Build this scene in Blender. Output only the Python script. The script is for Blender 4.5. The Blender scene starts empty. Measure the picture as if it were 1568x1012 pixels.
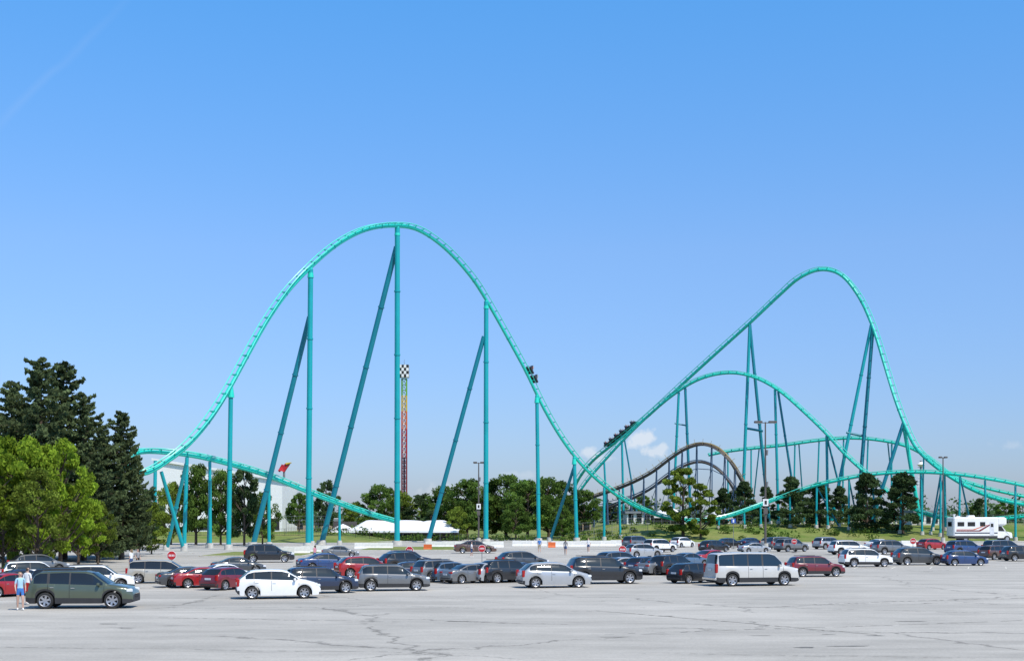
import bpy, math, random
import numpy as np
from mathutils import Vector, Matrix
random.seed(7); np.random.seed(7)
S=bpy.context.scene
F=2000.0; CH=4.0; VH=795.0; UC=784.0
def P(u,v,Y): return Vector(((u-UC)/F*Y, Y, CH+(VH-v)/F*Y))
def G(u,v):
    Y=CH*F/(v-VH); return (u-UC)/F*Y, Y
def sst(a,b,x):
    t=min(1,max(0,(x-a)/(b-a))); return t*t*(3-2*t)
def gh(x,y):
    r=sst(8,24,x)*3.0*sst(238,264,y)
    l=sst(-20,-32,x)*1.6*sst(226,246,y)
    far=sst(260,330,y)*1.0
    return max(r,l,far)
# ---------------------------------------------------------------- materials
def newmat(name):
    m=bpy.data.materials.new(name); m.use_nodes=True
    return m,m.node_tree,m.node_tree.nodes['Principled BSDF']
def mat(name,col,rough=.6,metal=0,coat=0,noise=0.12,nscale=3.0,bump=0,spec=.5):
    m,nt,b=newmat(name)
    tc=nt.nodes.new('ShaderNodeTexCoord'); n=nt.nodes.new('ShaderNodeTexNoise')
    n.inputs['Scale'].default_value=nscale; n.inputs['Detail'].default_value=5
    nt.links.new(tc.outputs['Object'],n.inputs['Vector'])
    mr=nt.nodes.new('ShaderNodeMapRange'); mr.inputs[1].default_value=.3; mr.inputs[2].default_value=.7
    mr.inputs[3].default_value=1-noise; mr.inputs[4].default_value=1+noise
    nt.links.new(n.outputs['Fac'],mr.inputs[0])
    vm=nt.nodes.new('ShaderNodeVectorMath'); vm.operation='SCALE'; vm.inputs[0].default_value=col[:3]
    nt.links.new(mr.outputs[0],vm.inputs['Scale']); nt.links.new(vm.outputs[0],b.inputs['Base Color'])
    b.inputs['Roughness'].default_value=rough; b.inputs['Metallic'].default_value=metal
    b.inputs['Coat Weight'].default_value=coat; b.inputs['Coat Roughness'].default_value=.06
    b.inputs['Specular IOR Level'].default_value=spec
    if bump:
        bp=nt.nodes.new('ShaderNodeBump'); bp.inputs['Strength'].default_value=bump
        nt.links.new(n.outputs['Fac'],bp.inputs['Height']); nt.links.new(bp.outputs[0],b.inputs['Normal'])
    return m
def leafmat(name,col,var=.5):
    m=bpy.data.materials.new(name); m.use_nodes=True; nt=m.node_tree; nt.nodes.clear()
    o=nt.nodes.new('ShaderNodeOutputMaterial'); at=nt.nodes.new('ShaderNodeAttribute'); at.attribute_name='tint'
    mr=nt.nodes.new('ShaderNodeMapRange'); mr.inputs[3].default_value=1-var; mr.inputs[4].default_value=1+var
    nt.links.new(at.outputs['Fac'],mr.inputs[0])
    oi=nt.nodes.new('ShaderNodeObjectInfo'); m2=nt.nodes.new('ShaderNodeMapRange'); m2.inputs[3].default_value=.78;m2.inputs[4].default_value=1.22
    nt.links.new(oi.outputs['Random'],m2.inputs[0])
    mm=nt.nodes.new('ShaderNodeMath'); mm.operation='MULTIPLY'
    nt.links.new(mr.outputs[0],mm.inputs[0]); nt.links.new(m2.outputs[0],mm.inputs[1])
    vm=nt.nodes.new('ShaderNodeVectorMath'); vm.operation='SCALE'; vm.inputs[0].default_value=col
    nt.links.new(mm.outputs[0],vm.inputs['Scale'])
    d=nt.nodes.new('ShaderNodeBsdfDiffuse'); t=nt.nodes.new('ShaderNodeBsdfTranslucent'); mx=nt.nodes.new('ShaderNodeMixShader')
    mx.inputs[0].default_value=.40
    nt.links.new(vm.outputs[0],d.inputs['Color']); nt.links.new(vm.outputs[0],t.inputs['Color'])
    nt.links.new(d.outputs[0],mx.inputs[1]); nt.links.new(t.outputs[0],mx.inputs[2]); nt.links.new(mx.outputs[0],o.inputs['Surface'])
    return m
M={}
M['track']=mat('track_paint',(.015,.58,.45),.38,noise=.08,nscale=.3)
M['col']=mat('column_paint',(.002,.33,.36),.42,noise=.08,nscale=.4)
M['colshade']=mat('column_paint_shaded',(.002,.20,.26),.45,noise=.08,nscale=.4)  # column paint again, with the shade on leaning legs put into the colour
M['rail']=mat('rail_paint',(.10,.68,.55),.3,noise=.05)
M['black']=mat('black_rubber',(.018,.018,.018),.75)
M['darkplastic']=mat('dark_plastic',(.03,.03,.032),.6)
M['glass']=mat('car_glass',(.012,.016,.02),.04,noise=0,spec=.8)
M['alloy']=mat('alloy',(.42,.42,.44),.35,metal=.7)
M['chrome']=mat('chrome',(.7,.7,.7),.15,metal=1)
M['red']=mat('tail_lamp',(.35,.01,.01),.2)
M['head']=mat('head_lamp',(.7,.72,.75),.12)
M['plate']=mat('plate',(.6,.62,.65),.5)
M['white']=mat('white_paint',(.78,.78,.76),.5,noise=.05)
M['fabric']=mat('tent_fabric',(.80,.80,.79),.7,noise=.05,nscale=.4)
M['concrete']=mat('concrete',(.50,.48,.43),.85,noise=.2,nscale=1.5,bump=.1)
M['steel']=mat('galv_steel',(.22,.22,.22),.5,metal=.3)
M['bronze']=mat('lamp_bronze',(.10,.085,.075),.5)
M['bark']=mat('bark',(.085,.06,.042),.9,noise=.35,nscale=6,bump=.4)
M['signred']=mat('sign_red',(.45,.015,.02),.4,noise=.03)
M['signblue']=mat('sign_blue',(.02,.09,.4),.4,noise=.03)
M['yellow']=mat('yellow_paint',(.55,.38,.04),.45)
M['tan']=mat('weathered_gold_rail',(.30,.22,.085),.55)
M['darksteel']=mat('dark_blue_steel',(.025,.035,.06),.5)
M['brownsteel']=mat('grey_brown_steel',(.07,.06,.055),.55)
M['midsteel']=mat('blue_grey_steel',(.055,.10,.17),.5)
M['green']=mat('green_paint',(.15,.35,.04),.5)
M['maroon']=mat('maroon_paint',(.2,.03,.03),.5)
M['orange']=mat('orange_paint',(.6,.12,.02),.5)
M['brick']=mat('tan_wall',(.38,.30,.22),.85,noise=.15)
M['roofgrey']=mat('roof_grey',(.2,.22,.24),.7)
M['leafB']=leafmat('leaf_bright',(.20,.29,.03),.5)
M['leafY']=leafmat('leaf_yellowgreen',(.16,.215,.035),.5)
M['leafM']=leafmat('leaf_mid',(.115,.19,.04),.55)
M['leafD']=leafmat('leaf_dark',(.078,.122,.048),.5)
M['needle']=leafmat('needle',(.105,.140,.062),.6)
M['leafF']=leafmat('leaf_far',(.09,.145,.06),.5)
# ---------------------------------------------------------------- mesh builder
class MB:
    def __init__(s): s.v=[]; s.f=[]; s.m=[]; s.mats=[]
    def mi(s,m):
        if m not in s.mats: s.mats.append(m)
        return s.mats.index(m)
    def add(s,vs,fs,m):
        o=len(s.v); s.v+= [tuple(a) for a in vs]; k=s.mi(m)
        for f in fs: s.f.append(tuple(o+i for i in f)); s.m.append(k)
    def box(s,c,d,m,rz=0,ch=0.0,tilt=None):
        x,y,z=d[0]/2,d[1]/2,d[2]/2
        if ch<=0:
            vs=[Vector((a*x,b*y,e*z)) for e in(-1,1) for b in(-1,1) for a in(-1,1)]
            fs=[(0,2,3,1),(4,5,7,6),(0,1,5,4),(2,6,7,3),(0,4,6,2),(1,3,7,5)]
        else:
            vs=[];fs=[]
            prof=[(-z,ch),(-z+ch,0),(z-ch,0),(z,ch)]
            for (zz,i) in prof:
                xx=x-i; yy=y-i; c2=ch
                vs+=[Vector(p) for p in [(-xx+c2,-yy,zz),(xx-c2,-yy,zz),(xx,-yy+c2,zz),(xx,yy-c2,zz),(xx-c2,yy,zz),(-xx+c2,yy,zz),(-xx,yy-c2,zz),(-xx,-yy+c2,zz)]]
            for r in range(3):
                for i in range(8): fs.append((r*8+i,r*8+(i+1)%8,r*8+8+(i+1)%8,r*8+8+i))
            fs.append(tuple(range(7,-1,-1))); fs.append(tuple(range(24,32)))
        R=Matrix.Rotation(rz,3,'Z')
        if tilt: R=R@Matrix.Rotation(tilt[1],3,tilt[0])
        s.add([R@p+Vector(c) for p in vs],fs,m)
    def tube(s,p0,p1,r0,r1,m,k=8,cap=True):
        p0=Vector(p0);p1=Vector(p1); d=(p1-p0)
        if d.length<1e-6: return
        d.normalize(); a=d.orthogonal().normalized(); b=d.cross(a)
        vs=[p0+(a*math.cos(t)+b*math.sin(t))*r0 for t in [2*math.pi*i/k for i in range(k)]]+[p1+(a*math.cos(t)+b*math.sin(t))*r1 for t in [2*math.pi*i/k for i in range(k)]]
        fs=[(i,(i+1)%k,k+(i+1)%k,k+i) for i in range(k)]
        if cap: fs+= [tuple(range(k-1,-1,-1)),tuple(range(k,2*k))]
        s.add(vs,fs,m)
    def path(s,pts,rs,m,k=8):
        for i in range(len(pts)-1): s.tube(pts[i],pts[i+1],rs[i],rs[i+1],m,k,cap=(i in(0,len(pts)-2)))
    def quad(s,ps,m): s.add(ps,[tuple(range(len(ps)))],m)
    def mesh(s,name,smooth=False):
        me=bpy.data.meshes.new(name); me.from_pydata(s.v,[],s.f)
        for m in s.mats: me.materials.append(m)
        me.polygons.foreach_set('material_index',s.m)
        if smooth: me.polygons.foreach_set('use_smooth',[True]*len(s.f))
        me.update()
        if smooth:
            try: me.set_sharp_from_angle(angle=math.radians(38))
            except Exception: pass
        return me
    def obj(s,name,parent=None,smooth=False,loc=(0,0,0),rz=0,sc=1):
        o=bpy.data.objects.new(name,s.mesh(name,smooth)); S.collection.objects.link(o)
        o.location=loc; o.rotation_euler=(0,0,rz); o.scale=(sc,)*3
        if parent: o.parent=parent
        return o
def empty(name,loc=(0,0,0)):
    e=bpy.data.objects.new(name,None); e.location=loc; S.collection.objects.link(e); return e
def inst(name,me,loc,rz=0,sc=(1,1,1),parent=None):
    o=bpy.data.objects.new(name,me); S.collection.objects.link(o); o.location=loc; o.rotation_euler=(0,0,rz)
    o.scale=sc if isinstance(sc,tuple) else (sc,)*3
    if parent: o.parent=parent
    return o
# ---------------------------------------------------------------- ground
def groundmats():
    m,nt,b=newmat('grass_ground'); L=nt.links
    tc=nt.nodes.new('ShaderNodeTexCoord')
    n=nt.nodes.new('ShaderNodeTexNoise'); n.inputs['Scale'].default_value=.12; n.inputs['Detail'].default_value=8; n.inputs['Roughness'].default_value=.65
    L.new(tc.outputs['Object'],n.inputs['Vector'])
    r=nt.nodes.new('ShaderNodeValToRGB'); e=r.color_ramp.elements
    e[0].position=.35; e[0].color=(.10,.17,.03,1); e[1].position=.68; e[1].color=(.28,.27,.10,1)
    L.new(n.outputs['Fac'],r.inputs[0]); 
    n2=nt.nodes.new('ShaderNodeTexNoise'); n2.inputs['Scale'].default_value=4; n2.inputs['Detail'].default_value=4
    L.new(tc.outputs['Object'],n2.inputs['Vector'])
    mx=nt.nodes.new('ShaderNodeMixRGB'); mx.blend_type='OVERLAY'; mx.inputs[0].default_value=.5
    L.new(r.outputs[0],mx.inputs[1]); L.new(n2.outputs['Fac'],mx.inputs[2]); L.new(mx.outputs[0],b.inputs['Base Color'])
    b.inputs['Roughness'].default_value=.95; b.inputs['Specular IOR Level'].default_value=.1
    M['grass']=m
    m,nt,b=newmat('worn_asphalt'); L=nt.links
    tc=nt.nodes.new('ShaderNodeTexCoord')
    def noise(sc,det,ro=.6,vec=None,scl=None):
        n=nt.nodes.new('ShaderNodeTexNoise'); n.inputs['Scale'].default_value=sc; n.inputs['Detail'].default_value=det; n.inputs['Roughness'].default_value=ro
        if scl:
            mp=nt.nodes.new('ShaderNodeMapping'); mp.inputs['Scale'].default_value=scl; L.new(tc.outputs['Object'],mp.inputs[0]); L.new(mp.outputs[0],n.inputs['Vector'])
        else: L.new(tc.outputs['Object'],n.inputs['Vector'])
        return n
    def mixc(t,fac,a,bb):
        x=nt.nodes.new('ShaderNodeMixRGB'); x.blend_type=t
        for i,q in enumerate((fac,a,bb)):
            if hasattr(q,'links'): L.new(q,x.inputs[i])
            else: x.inputs[i].default_value=q
        return x.outputs[0]
    def ramp(src,p0,c0,p1,c1):
        r=nt.nodes.new('ShaderNodeValToRGB'); e=r.color_ramp.elements
        e[0].position=p0; e[0].color=c0 if isinstance(c0,tuple) else (c0,c0,c0,1)
        e[1].position=p1; e[1].color=c1 if isinstance(c1,tuple) else (c1,c1,c1,1); L.new(src,r.inputs[0]); return r.outputs[0]
    big=ramp(noise(.05,6,.6).outputs['Fac'],.32,(.455,.43,.38,1),.66,(.60,.565,.50,1))
    streak=ramp(noise(.12,8,.7,scl=(.3,2.4,1)).outputs['Fac'],.36,.80,.58,1.0)
    c=mixc('MULTIPLY',1.0,big,streak)
    med=ramp(noise(.55,6,.7,scl=(.6,1.3,1)).outputs['Fac'],.34,.86,.6,1.0); c=mixc('MULTIPLY',1.0,c,med)
    fine=ramp(noise(9,4,.8).outputs['Fac'],.3,.76,.66,1.0); c=mixc('MULTIPLY',1.0,c,fine)
    spots=ramp(noise(1.1,5,.75).outputs['Fac'],.63,1.0,.73,.68); c=mixc('MULTIPLY',1.0,c,spots)
    vo=nt.nodes.new('ShaderNodeTexVoronoi'); vo.feature='DISTANCE_TO_EDGE'; vo.inputs['Scale'].default_value=.075
    nz=noise(.5,6,.65); va=nt.nodes.new('ShaderNodeVectorMath'); va.operation='MULTIPLY_ADD'; va.inputs[1].default_value=(3.0,3.0,0)
    L.new(nz.outputs['Color'],va.inputs[0]); L.new(tc.outputs['Object'],va.inputs[2]); L.new(va.outputs[0],vo.inputs['Vector'])
    cr=ramp(vo.outputs['Distance'],.0015,.5,.006,1.0)
    brk=ramp(noise(.09,3).outputs['Fac'],.50,1.0,.57,0.0)
    inv=ramp(noise(.09,3).outputs['Fac'],.46,1.0,.54,0.0)
    cr2=mixc('LIGHTEN',1.0,cr,inv); c=mixc('MULTIPLY',1.0,c,cr2)
    L.new(c,b.inputs['Base Color']); b.inputs['Roughness'].default_value=.9; b.inputs['Specular IOR Level'].default_value=.2
    bp=nt.nodes.new('ShaderNodeBump'); bp.inputs['Strength'].default_value=.25; bp.inputs['Distance'].default_value=.02
    L.new(noise(14,4,.7).outputs['Fac'],bp.inputs['Height']); L.new(bp.outputs[0],b.inputs['Normal'])
    M['asphalt']=m
groundmats()
M['stain']=mat('oil_stain',(.15,.145,.13),.9,noise=.3,nscale=4)
M['seal']=mat('crack_seal',(.17,.155,.13),.9,noise=.3,nscale=4)
M['line']=mat('faded_line',(.62,.59,.50),.85,noise=.25,nscale=5)
def grid(name,xs,ys,m,hf,dz=0):
    nx,ny=len(xs),len(ys)
    vs=[(x,y,hf(x,y)+dz) for y in ys for x in xs]
    fs=[(j*nx+i,j*nx+i+1,(j+1)*nx+i+1,(j+1)*nx+i) for j in range(ny-1) for i in range(nx-1)]
    me=bpy.data.meshes.new(name); me.from_pydata(vs,[],fs); me.materials.append(m)
    me.polygons.foreach_set('use_smooth',[True]*len(fs)); me.update()
    return inst(name,me,(0,0,0))
xs=[-6000,-2000,-800,-400]+list(np.arange(-260,300,6.0))+[400,800,2000,6000]
ys=[-300,-100,0,100,180,210]+list(np.arange(220,350,4.0))+[400,600,1200,3000,9000]
grid('grass_ground',xs,ys,M['grass'],gh,-.01)
EDGE=232
b=MB(); b.quad([(-95,-100,0),(260,-100,0),(260,EDGE,0),(-95,EDGE,0)],M['asphalt']); b.obj('parking_lot',loc=(0,0,.004))
b=MB()
b.box((85,EDGE+.2,.07),(350,.3,.14),M['concrete'],ch=.02); b.box((85,EDGE+1.6,.06),(350,2.4,.12),M['concrete'])
b.obj('sidewalk_kerb')
b=MB(); b.quad([(-20,232.9,0),(8,232.9,0),(8,258,0),(-20,258,0)],M['concrete']); b.obj('paved_plaza',loc=(0,0,.012))
b=MB()
for Yr in (108,140,158,176):
    for i in range(-26,50):
        x=i*3.1+(Yr*.13)%1.5
        if abs(x)<Yr*.42: b.box((x,Yr,.010),(.10,4.6,.004),M['line'],rz=-.35)
b.obj('parking_bay_markings')
b=MB()
def blob(cx,cy,rx,ry,z,m,seed=0,k=28):
    r=random.Random(seed); ph=[r.uniform(0,6.3) for _ in range(4)]
    ps=[]
    for i in range(k):
        t=2*math.pi*i/k; q=1+.22*math.sin(2*t+ph[0])+.15*math.sin(3*t+ph[1])+.1*math.sin(7*t+ph[2])
        ps.append((cx+rx*q*math.cos(t),cy+ry*q*math.sin(t),z))
    b.quad(ps,m)
for i,(u,v,rx,ry) in enumerate([(1232,991,.36,.16),(1300,989,.55,.16),(940,975,.5,.06),(1165,973,.3,.06),(1268,971,.2,.05),(1340,973,.35,.07),(1020,943,.4,.08),(165,955,.3,.12),(1395,951,.5,.1),(700,951,.4,.08)]):
    x,y=G(u,v); blob(x,y,rx,ry,.009+.0005*i,M['stain'],i)
r=random.Random(3)
def crack(u0,v0,u1,v1,z,w0=.012,n=60,gap=.0):
    pts=[]; oy=0
    for k in range(n):
        t=k/(n-1); oy=oy*.85+r.uniform(-.10,.10); x,y=G(u0+t*(u1-u0),v0+t*(v1-v0)); pts.append((x+r.uniform(-.04,.04),y+oy))
    for k in range(n-1):
        if r.random()<gap: continue
        w=w0*(.5+1.4*abs(math.sin(k*1.7))); (x0,y0),(x1,y1)=pts[k],pts[k+1]
        b.quad([(x0,y0-w,z),(x1,y1-w,z),(x1,y1+w,z),(x0,y0+w,z)],M['seal'])
crack(905,934,1345,972,.0145,.034); crack(905,972,1568,950,.0152,.018,gap=.2); crack(0,990,700,1000,.0158,.012,gap=.3); crack(520,925,905,936,.0164,.018,gap=.25); crack(1100,928,1568,940,.017,.02,gap=.3)
crack(215,945,620,952,.0176,.02,gap=.35); crack(640,912,790,925,.0182,.018,gap=.2); crack(1240,925,1568,915,.0188,.03,gap=.3); crack(1000,1000,1500,1008,.0194,.012,gap=.3)
b.obj('oil_stains_and_cracks')
# ---------------------------------------------------------------- world
w=bpy.data.worlds.new('World'); S.world=w; w.use_nodes=True; nt=w.node_tree; L=nt.links
bg=nt.nodes['Background']; SUN_EL=54; SUN_AZ=140
sk=nt.nodes.new('ShaderNodeTexSky'); sk.sky_type='NISHITA'; sk.sun_disc=False
sk.sun_elevation=math.radians(SUN_EL); sk.sun_rotation=math.radians(SUN_AZ); sk.altitude=200; sk.air_density=1.0; sk.dust_density=.6; sk.ozone_density=2.5
tc=nt.nodes.new('ShaderNodeTexCoord'); sx=nt.nodes.new('ShaderNodeSeparateXYZ'); L.new(tc.outputs['Generated'],sx.inputs[0])
def mth(op,a,b_=None,c=None,clamp=False):
    n=nt.nodes.new('ShaderNodeMath'); n.operation=op; n.use_clamp=clamp
    for i,q in enumerate((a,b_,c)):
        if q is None: continue
        if isinstance(q,(int,float)): n.inputs[i].default_value=q
        else: L.new(q,n.inputs[i])
    return n.outputs[0]
rp=nt.nodes.new('ShaderNodeValToRGB'); e=rp.color_ramp.elements
e[0].position=0; e[0].color=(.245,.275,.41,1); e[1].position=.40; e[1].color=(.27,.60,.80,1)
e2=e.new(.2); e2.color=(.36,.455,.58,1)
e3=e.new(.8); e3.color=(.38,.50,.56,1)
L.new(sx.outputs[2],rp.inputs[0])
mx=nt.nodes.new('ShaderNodeVectorMath'); mx.operation='MULTIPLY'
L.new(sk.outputs[0],mx.inputs[0]); L.new(rp.outputs[0],mx.inputs[1])
mx2=nt.nodes.new('ShaderNodeVectorMath'); mx2.operation='SCALE'; mx2.inputs['Scale'].default_value=2.0; L.new(mx.outputs[0],mx2.inputs[0])
yy=mth('MAXIMUM',sx.outputs[1],.01); A=mth('MULTIPLY',mth('DIVIDE',sx.outputs[0],yy),1000.0); B=mth('MULTIPLY',mth('DIVIDE',sx.outputs[2],yy),1000.0)
ns=nt.nodes.new('ShaderNodeTexNoise'); ns.inputs['Scale'].default_value=110; ns.inputs['Detail'].default_value=6; ns.inputs['Roughness'].default_value=.5
L.new(tc.outputs['Generated'],ns.inputs['Vector'])
tot=None
for (u,v,ru,rv,st) in [(984,676,24,22,.95),(1003,690,36,12,.8),(902,694,14,10,.75),(915,701,22,7,.5),(690,752,60,12,.4),(600,768,60,10,.3),(790,727,36,7,.25),(1110,765,80,10,.25),(1330,742,60,10,.22),(1550,682,30,8,.22)]:
    a=mth('DIVIDE',mth('SUBTRACT',A,(u-UC)/2),ru/2); c=mth('DIVIDE',mth('SUBTRACT',B,(VH-v)/2),rv/2)
    d=mth('SQRT',mth('ADD',mth('MULTIPLY',a,a),mth('MULTIPLY',c,c)))
    q=mth('SUBTRACT',mth('ADD',1.0,mth('MULTIPLY',mth('SUBTRACT',ns.outputs['Fac'],.5),3.2)),d)
    q=mth('MULTIPLY',mth('MULTIPLY',q,1.4,clamp=True),st)
    tot=q if tot is None else mth('MAXIMUM',tot,q)
ns2=nt.nodes.new('ShaderNodeTexNoise'); ns2.inputs['Scale'].default_value=25; ns2.inputs['Detail'].default_value=4; L.new(tc.outputs['Generated'],ns2.inputs['Vector'])
ln=mth('ABSOLUTE',mth('ADD',mth('ADD',mth('MULTIPLY',A,.69),mth('MULTIPLY',B,-.72)),mth('ADD',.69*392+.72*302,mth('MULTIPLY',mth('SUBTRACT',ns2.outputs['Fac'],.5),10.0))))
cn=mth('MULTIPLY',mth('MULTIPLY',mth('SUBTRACT',1.0,mth('DIVIDE',ln,5.0),clamp=True),ns2.outputs['Fac']),.07)
cn=mth('MULTIPLY',cn,mth('MULTIPLY',mth('SUBTRACT',-280.0,A),.02,clamp=True)); cn=mth('MULTIPLY',cn,mth('MULTIPLY',mth('SUBTRACT',B,260.0),.02,clamp=True))
tot=mth('ADD',mth('MULTIPLY',tot,.75),cn)
mc=nt.nodes.new('ShaderNodeMixRGB'); L.new(tot,mc.inputs[0]); L.new(mx2.outputs[0],mc.inputs[1]); mc.inputs[2].default_value=(5.4,5.7,6.1,1)
L.new(mc.outputs[0],bg.inputs['Color']); bg.inputs['Strength'].default_value=.15
sl=bpy.data.lights.new('sun','SUN'); sl.energy=4.6; sl.angle=math.radians(.5); sl.color=(1,.93,.83)
so=bpy.data.objects.new('sun',sl); S.collection.objects.link(so)
az,el=math.radians(SUN_AZ),math.radians(SUN_EL)
sd=Vector((math.sin(az)*math.cos(el),math.cos(az)*math.cos(el),math.sin(el)))
so.rotation_euler=sd.to_track_quat('Z','Y').to_euler(); so.location=(60,-60,90)
# ---------------------------------------------------------------- coaster
def catmull(cp,step=.9):
    cp=[Vector(p) for p in cp]; cp=[cp[0]*2-cp[1]]+cp+[cp[-1]*2-cp[-2]]
    out=[]
    for i in range(1,len(cp)-2):
        p0,p1,p2,p3=cp[i-1:i+3]
        t0=0; t1=t0+max((p1-p0).length,.01)**.5; t2=t1+max((p2-p1).length,.01)**.5; t3=t2+max((p3-p2).length,.01)**.5
        for k in range(14):
            t=t1+(t2-t1)*k/14
            A1=p0*((t1-t)/(t1-t0))+p1*((t-t0)/(t1-t0)); A2=p1*((t2-t)/(t2-t1))+p2*((t-t1)/(t2-t1)); A3=p2*((t3-t)/(t3-t2))+p3*((t-t2)/(t3-t2))
            B1=A1*((t2-t)/(t2-t0))+A2*((t-t0)/(t2-t0)); B2=A2*((t3-t)/(t3-t1))+A3*((t-t1)/(t3-t1))
            out.append(B1*((t2-t)/(t2-t1))+B2*((t-t1)/(t2-t1)))
    out.append(cp[-2])
    for _ in range(12): out=[out[0]]+[(out[i-1]+out[i]*2+out[i+1])/4 for i in range(1,len(out)-1)]+[out[-1]]
    res=[out[0]]; acc=0
    for i in range(1,len(out)):
        seg=out[i]-out[i-1]; l=seg.length; pos=0
        while acc+(l-pos)>=step:
            pos+=step-acc; acc=0; res.append(out[i-1]+seg*(pos/l))
        acc+=l-pos
    return res
def frames(pts,bank=None):
    fr=[]
    for i in range(len(pts)):
        T=(pts[min(i+1,len(pts)-1)]-pts[max(i-1,0)]).normalized(); Sd=T.cross(Vector((0,0,1))).normalized(); U=Sd.cross(T)
        if bank:
            a=bank(i/len(pts)); Sd,U=Sd*math.cos(a)+U*math.sin(a),U*math.cos(a)-Sd*math.sin(a)
        fr.append((T,Sd,U))
    return fr
def sweep(b,pts,fr,a,c,r,m,k=8):
    vs=[];fs=[]
    for p,(T,Sd,U) in zip(pts,fr):
        o=p+Sd*a+U*c
        for j in range(k):
            t=2*math.pi*j/k; vs.append(o+(Sd*math.cos(t)+U*math.sin(t))*r)
    n=len(pts)
    for i in range(n-1):
        for j in range(k): fs.append((i*k+j,i*k+(j+1)%k,(i+1)*k+(j+1)%k,(i+1)*k+j))
    b.add(vs,fs,m)
RH=.47
def track(name,cp,parent,bank=None,spr=.28,ms='track',mr='rail',k=10,tie=2,gauge=.54,rh=RH):
    pts=catmull([P(*c) for c in cp]); fr=frames(pts,bank); b=MB()
    sweep(b,pts,fr,0,0,spr,M[ms],k)
    sweep(b,pts,fr,gauge,rh,.08,M[mr],6); sweep(b,pts,fr,-gauge,rh,.08,M[mr],6)
    for i in range(0,len(pts),tie):
        p=pts[i];T,Sd,U=fr[i]
        b.tube(p+U*.15,p+Sd*gauge+U*(rh-.02),.10,.06,M[ms],5); b.tube(p+U*.15,p-Sd*gauge+U*(rh-.02),.10,.06,M[ms],5)
        b.tube(p+Sd*(gauge+.08)+U*(rh-.06),p-Sd*(gauge+.08)+U*(rh-.06),.05,.05,M[ms],5)
    for i in range(6,len(pts),14):
        p=pts[i];T,Sd,U=fr[i]; b.tube(p-T*.06,p+T*.06,spr*1.12,spr*1.12,M['col'],10)
    o=b.obj(name,parent,smooth=True); return pts,fr
RC=empty('roller_coaster')
t1=[(610,800,212),(570,789,210),(520,772,205),(470,753,199),(405,727,191),(340,708,184),(290,697,180),(240,692,178),(212,693,174),(196,703,169),(194,716,163),(208,727,159),(228,723,160),(255,707,162),(285,684,164),(315,651,167),(345,606,171),(376,550,175),(410,490,179),(445,441,183),(480,405,186),(520,372,191),(560,352,196),(605,346,203),(640,352,208),(680,379,213),(720,422,218),(745,460,222),(780,522,226),(805,568,229),(830,620,232),(855,664,235),(880,699,238),(905,726,240),(940,755,244),(970,774,247),(1010,790,250),(1060,798,253),(1110,792,255),(1150,779,256),(1190,764,257),(1240,746,256),(1290,734,254),(1340,726,252),(1400,723,249),(1450,725,246),(1500,731,243),(1560,742,240),(1640,762,236)]
TP1,TF1=track('track',t1,RC,bank=lambda t: 0.0)
t2=[(878,752,318),(885,735,316),(905,708,312),(940,679,306),(990,639,300),(1045,588,294),(1100,538,289),(1150,493,284),(1200,446,280),(1225,425,277),(1255,413,275),(1285,419,273),(1312,449,271),(1335,497,268),(1355,560,265),(1372,615,262),(1386,652,260),(1402,685,258),(1425,708,255),(1455,730,252),(1490,750,249),(1530,765,245),(1600,778,240)]
TP2,TF2=track('second_hill_track',t2,RC,spr=.33,gauge=.6,rh=.52)
t3=[(880,764,306),(900,735,304),(925,706,302),(960,668,299),(1000,630,296),(1040,598,292),(1075,579,289),(1115,571,286),(1150,576,283),(1190,596,279),(1230,630,275),(1265,664,271),(1295,697,267),(1325,724,264),(1355,750,261),(1390,775,258),(1430,791,255),(1480,797,250),(1560,792,245),(1640,780,240)]
TP3,TF3=track('camelback_track',t3,RC)
t4=[(1085,697,300),(1110,692,300),(1150,687,300),(1200,682,298),(1250,675,296),(1300,671,294),(1345,674,291),(1390,684,287),(1425,704,283),(1455,728,279),(1500,745,275),(1590,765,270)]
track('turnaround_track',t4,RC)
def near(pts,u,v0=None):
    best=None
    for p in pts:
        uu=UC+p.x/p.y*F; vv=VH-(p.z-CH)/p.y*F
        d=abs(uu-u)+(0 if v0 is None else abs(vv-v0)*.5)
        if best is None or d<best[0]: best=(d,p)
    return best[1]
sup=MB()
def column(p0,p1,r=.42,m='col'):
    p0=Vector(p0);p1=Vector(p1)
    sup.tube(p0,p1,r,r*.92,M[m],14)
    n=int((p1-p0).length/11); d=(p1-p0)
    for i in range(1,n+1):
        a=p0+d*(i/(n+1)); q=d.normalized()*.10; sup.tube(a-q,a+q,r*1.16,r*1.16,M[m],14)
    sup.tube(p0,p0+Vector((0,0,.7)),r*1.9,r*1.7,M['concrete'],14)
def colT(ub,ut,vt,track_,r=.42,dy=0,m='col',vtop=None):
    p=near(track_,ut,vt); top=p-Vector((0,0,.3)); Yb=p.y+dy; x=(ub-UC)/F*Yb
    column((x,Yb,gh(x,Yb)),top,r,m)
def colS(ub,ut,vt,Yt,dy=3,r=.42,m='colshade'):
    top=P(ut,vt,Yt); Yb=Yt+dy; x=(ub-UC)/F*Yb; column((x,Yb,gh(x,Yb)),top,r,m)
for (ub,ut,vt,r) in [(282,286,690,.28),(350,355,600,.32),(472,477,410,.40),(608,609,348,.44),(744,742,458,.42),(825,823,606,.35),(883,881,700,.35),(925,925,745,.25)]:
    colT(ub,ut,vt,TP1,r)
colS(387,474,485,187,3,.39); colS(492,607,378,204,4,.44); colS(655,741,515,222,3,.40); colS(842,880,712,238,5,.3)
colS(255,285,710,166,4,.25,'col'); colS(236,238,705,178,0,.26,'col'); colT(322,318,704,TP1[:120],.24)
colS(282,247,722,162,3,.24,'col'); colS(318,322,735,181,3,.16)
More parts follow.
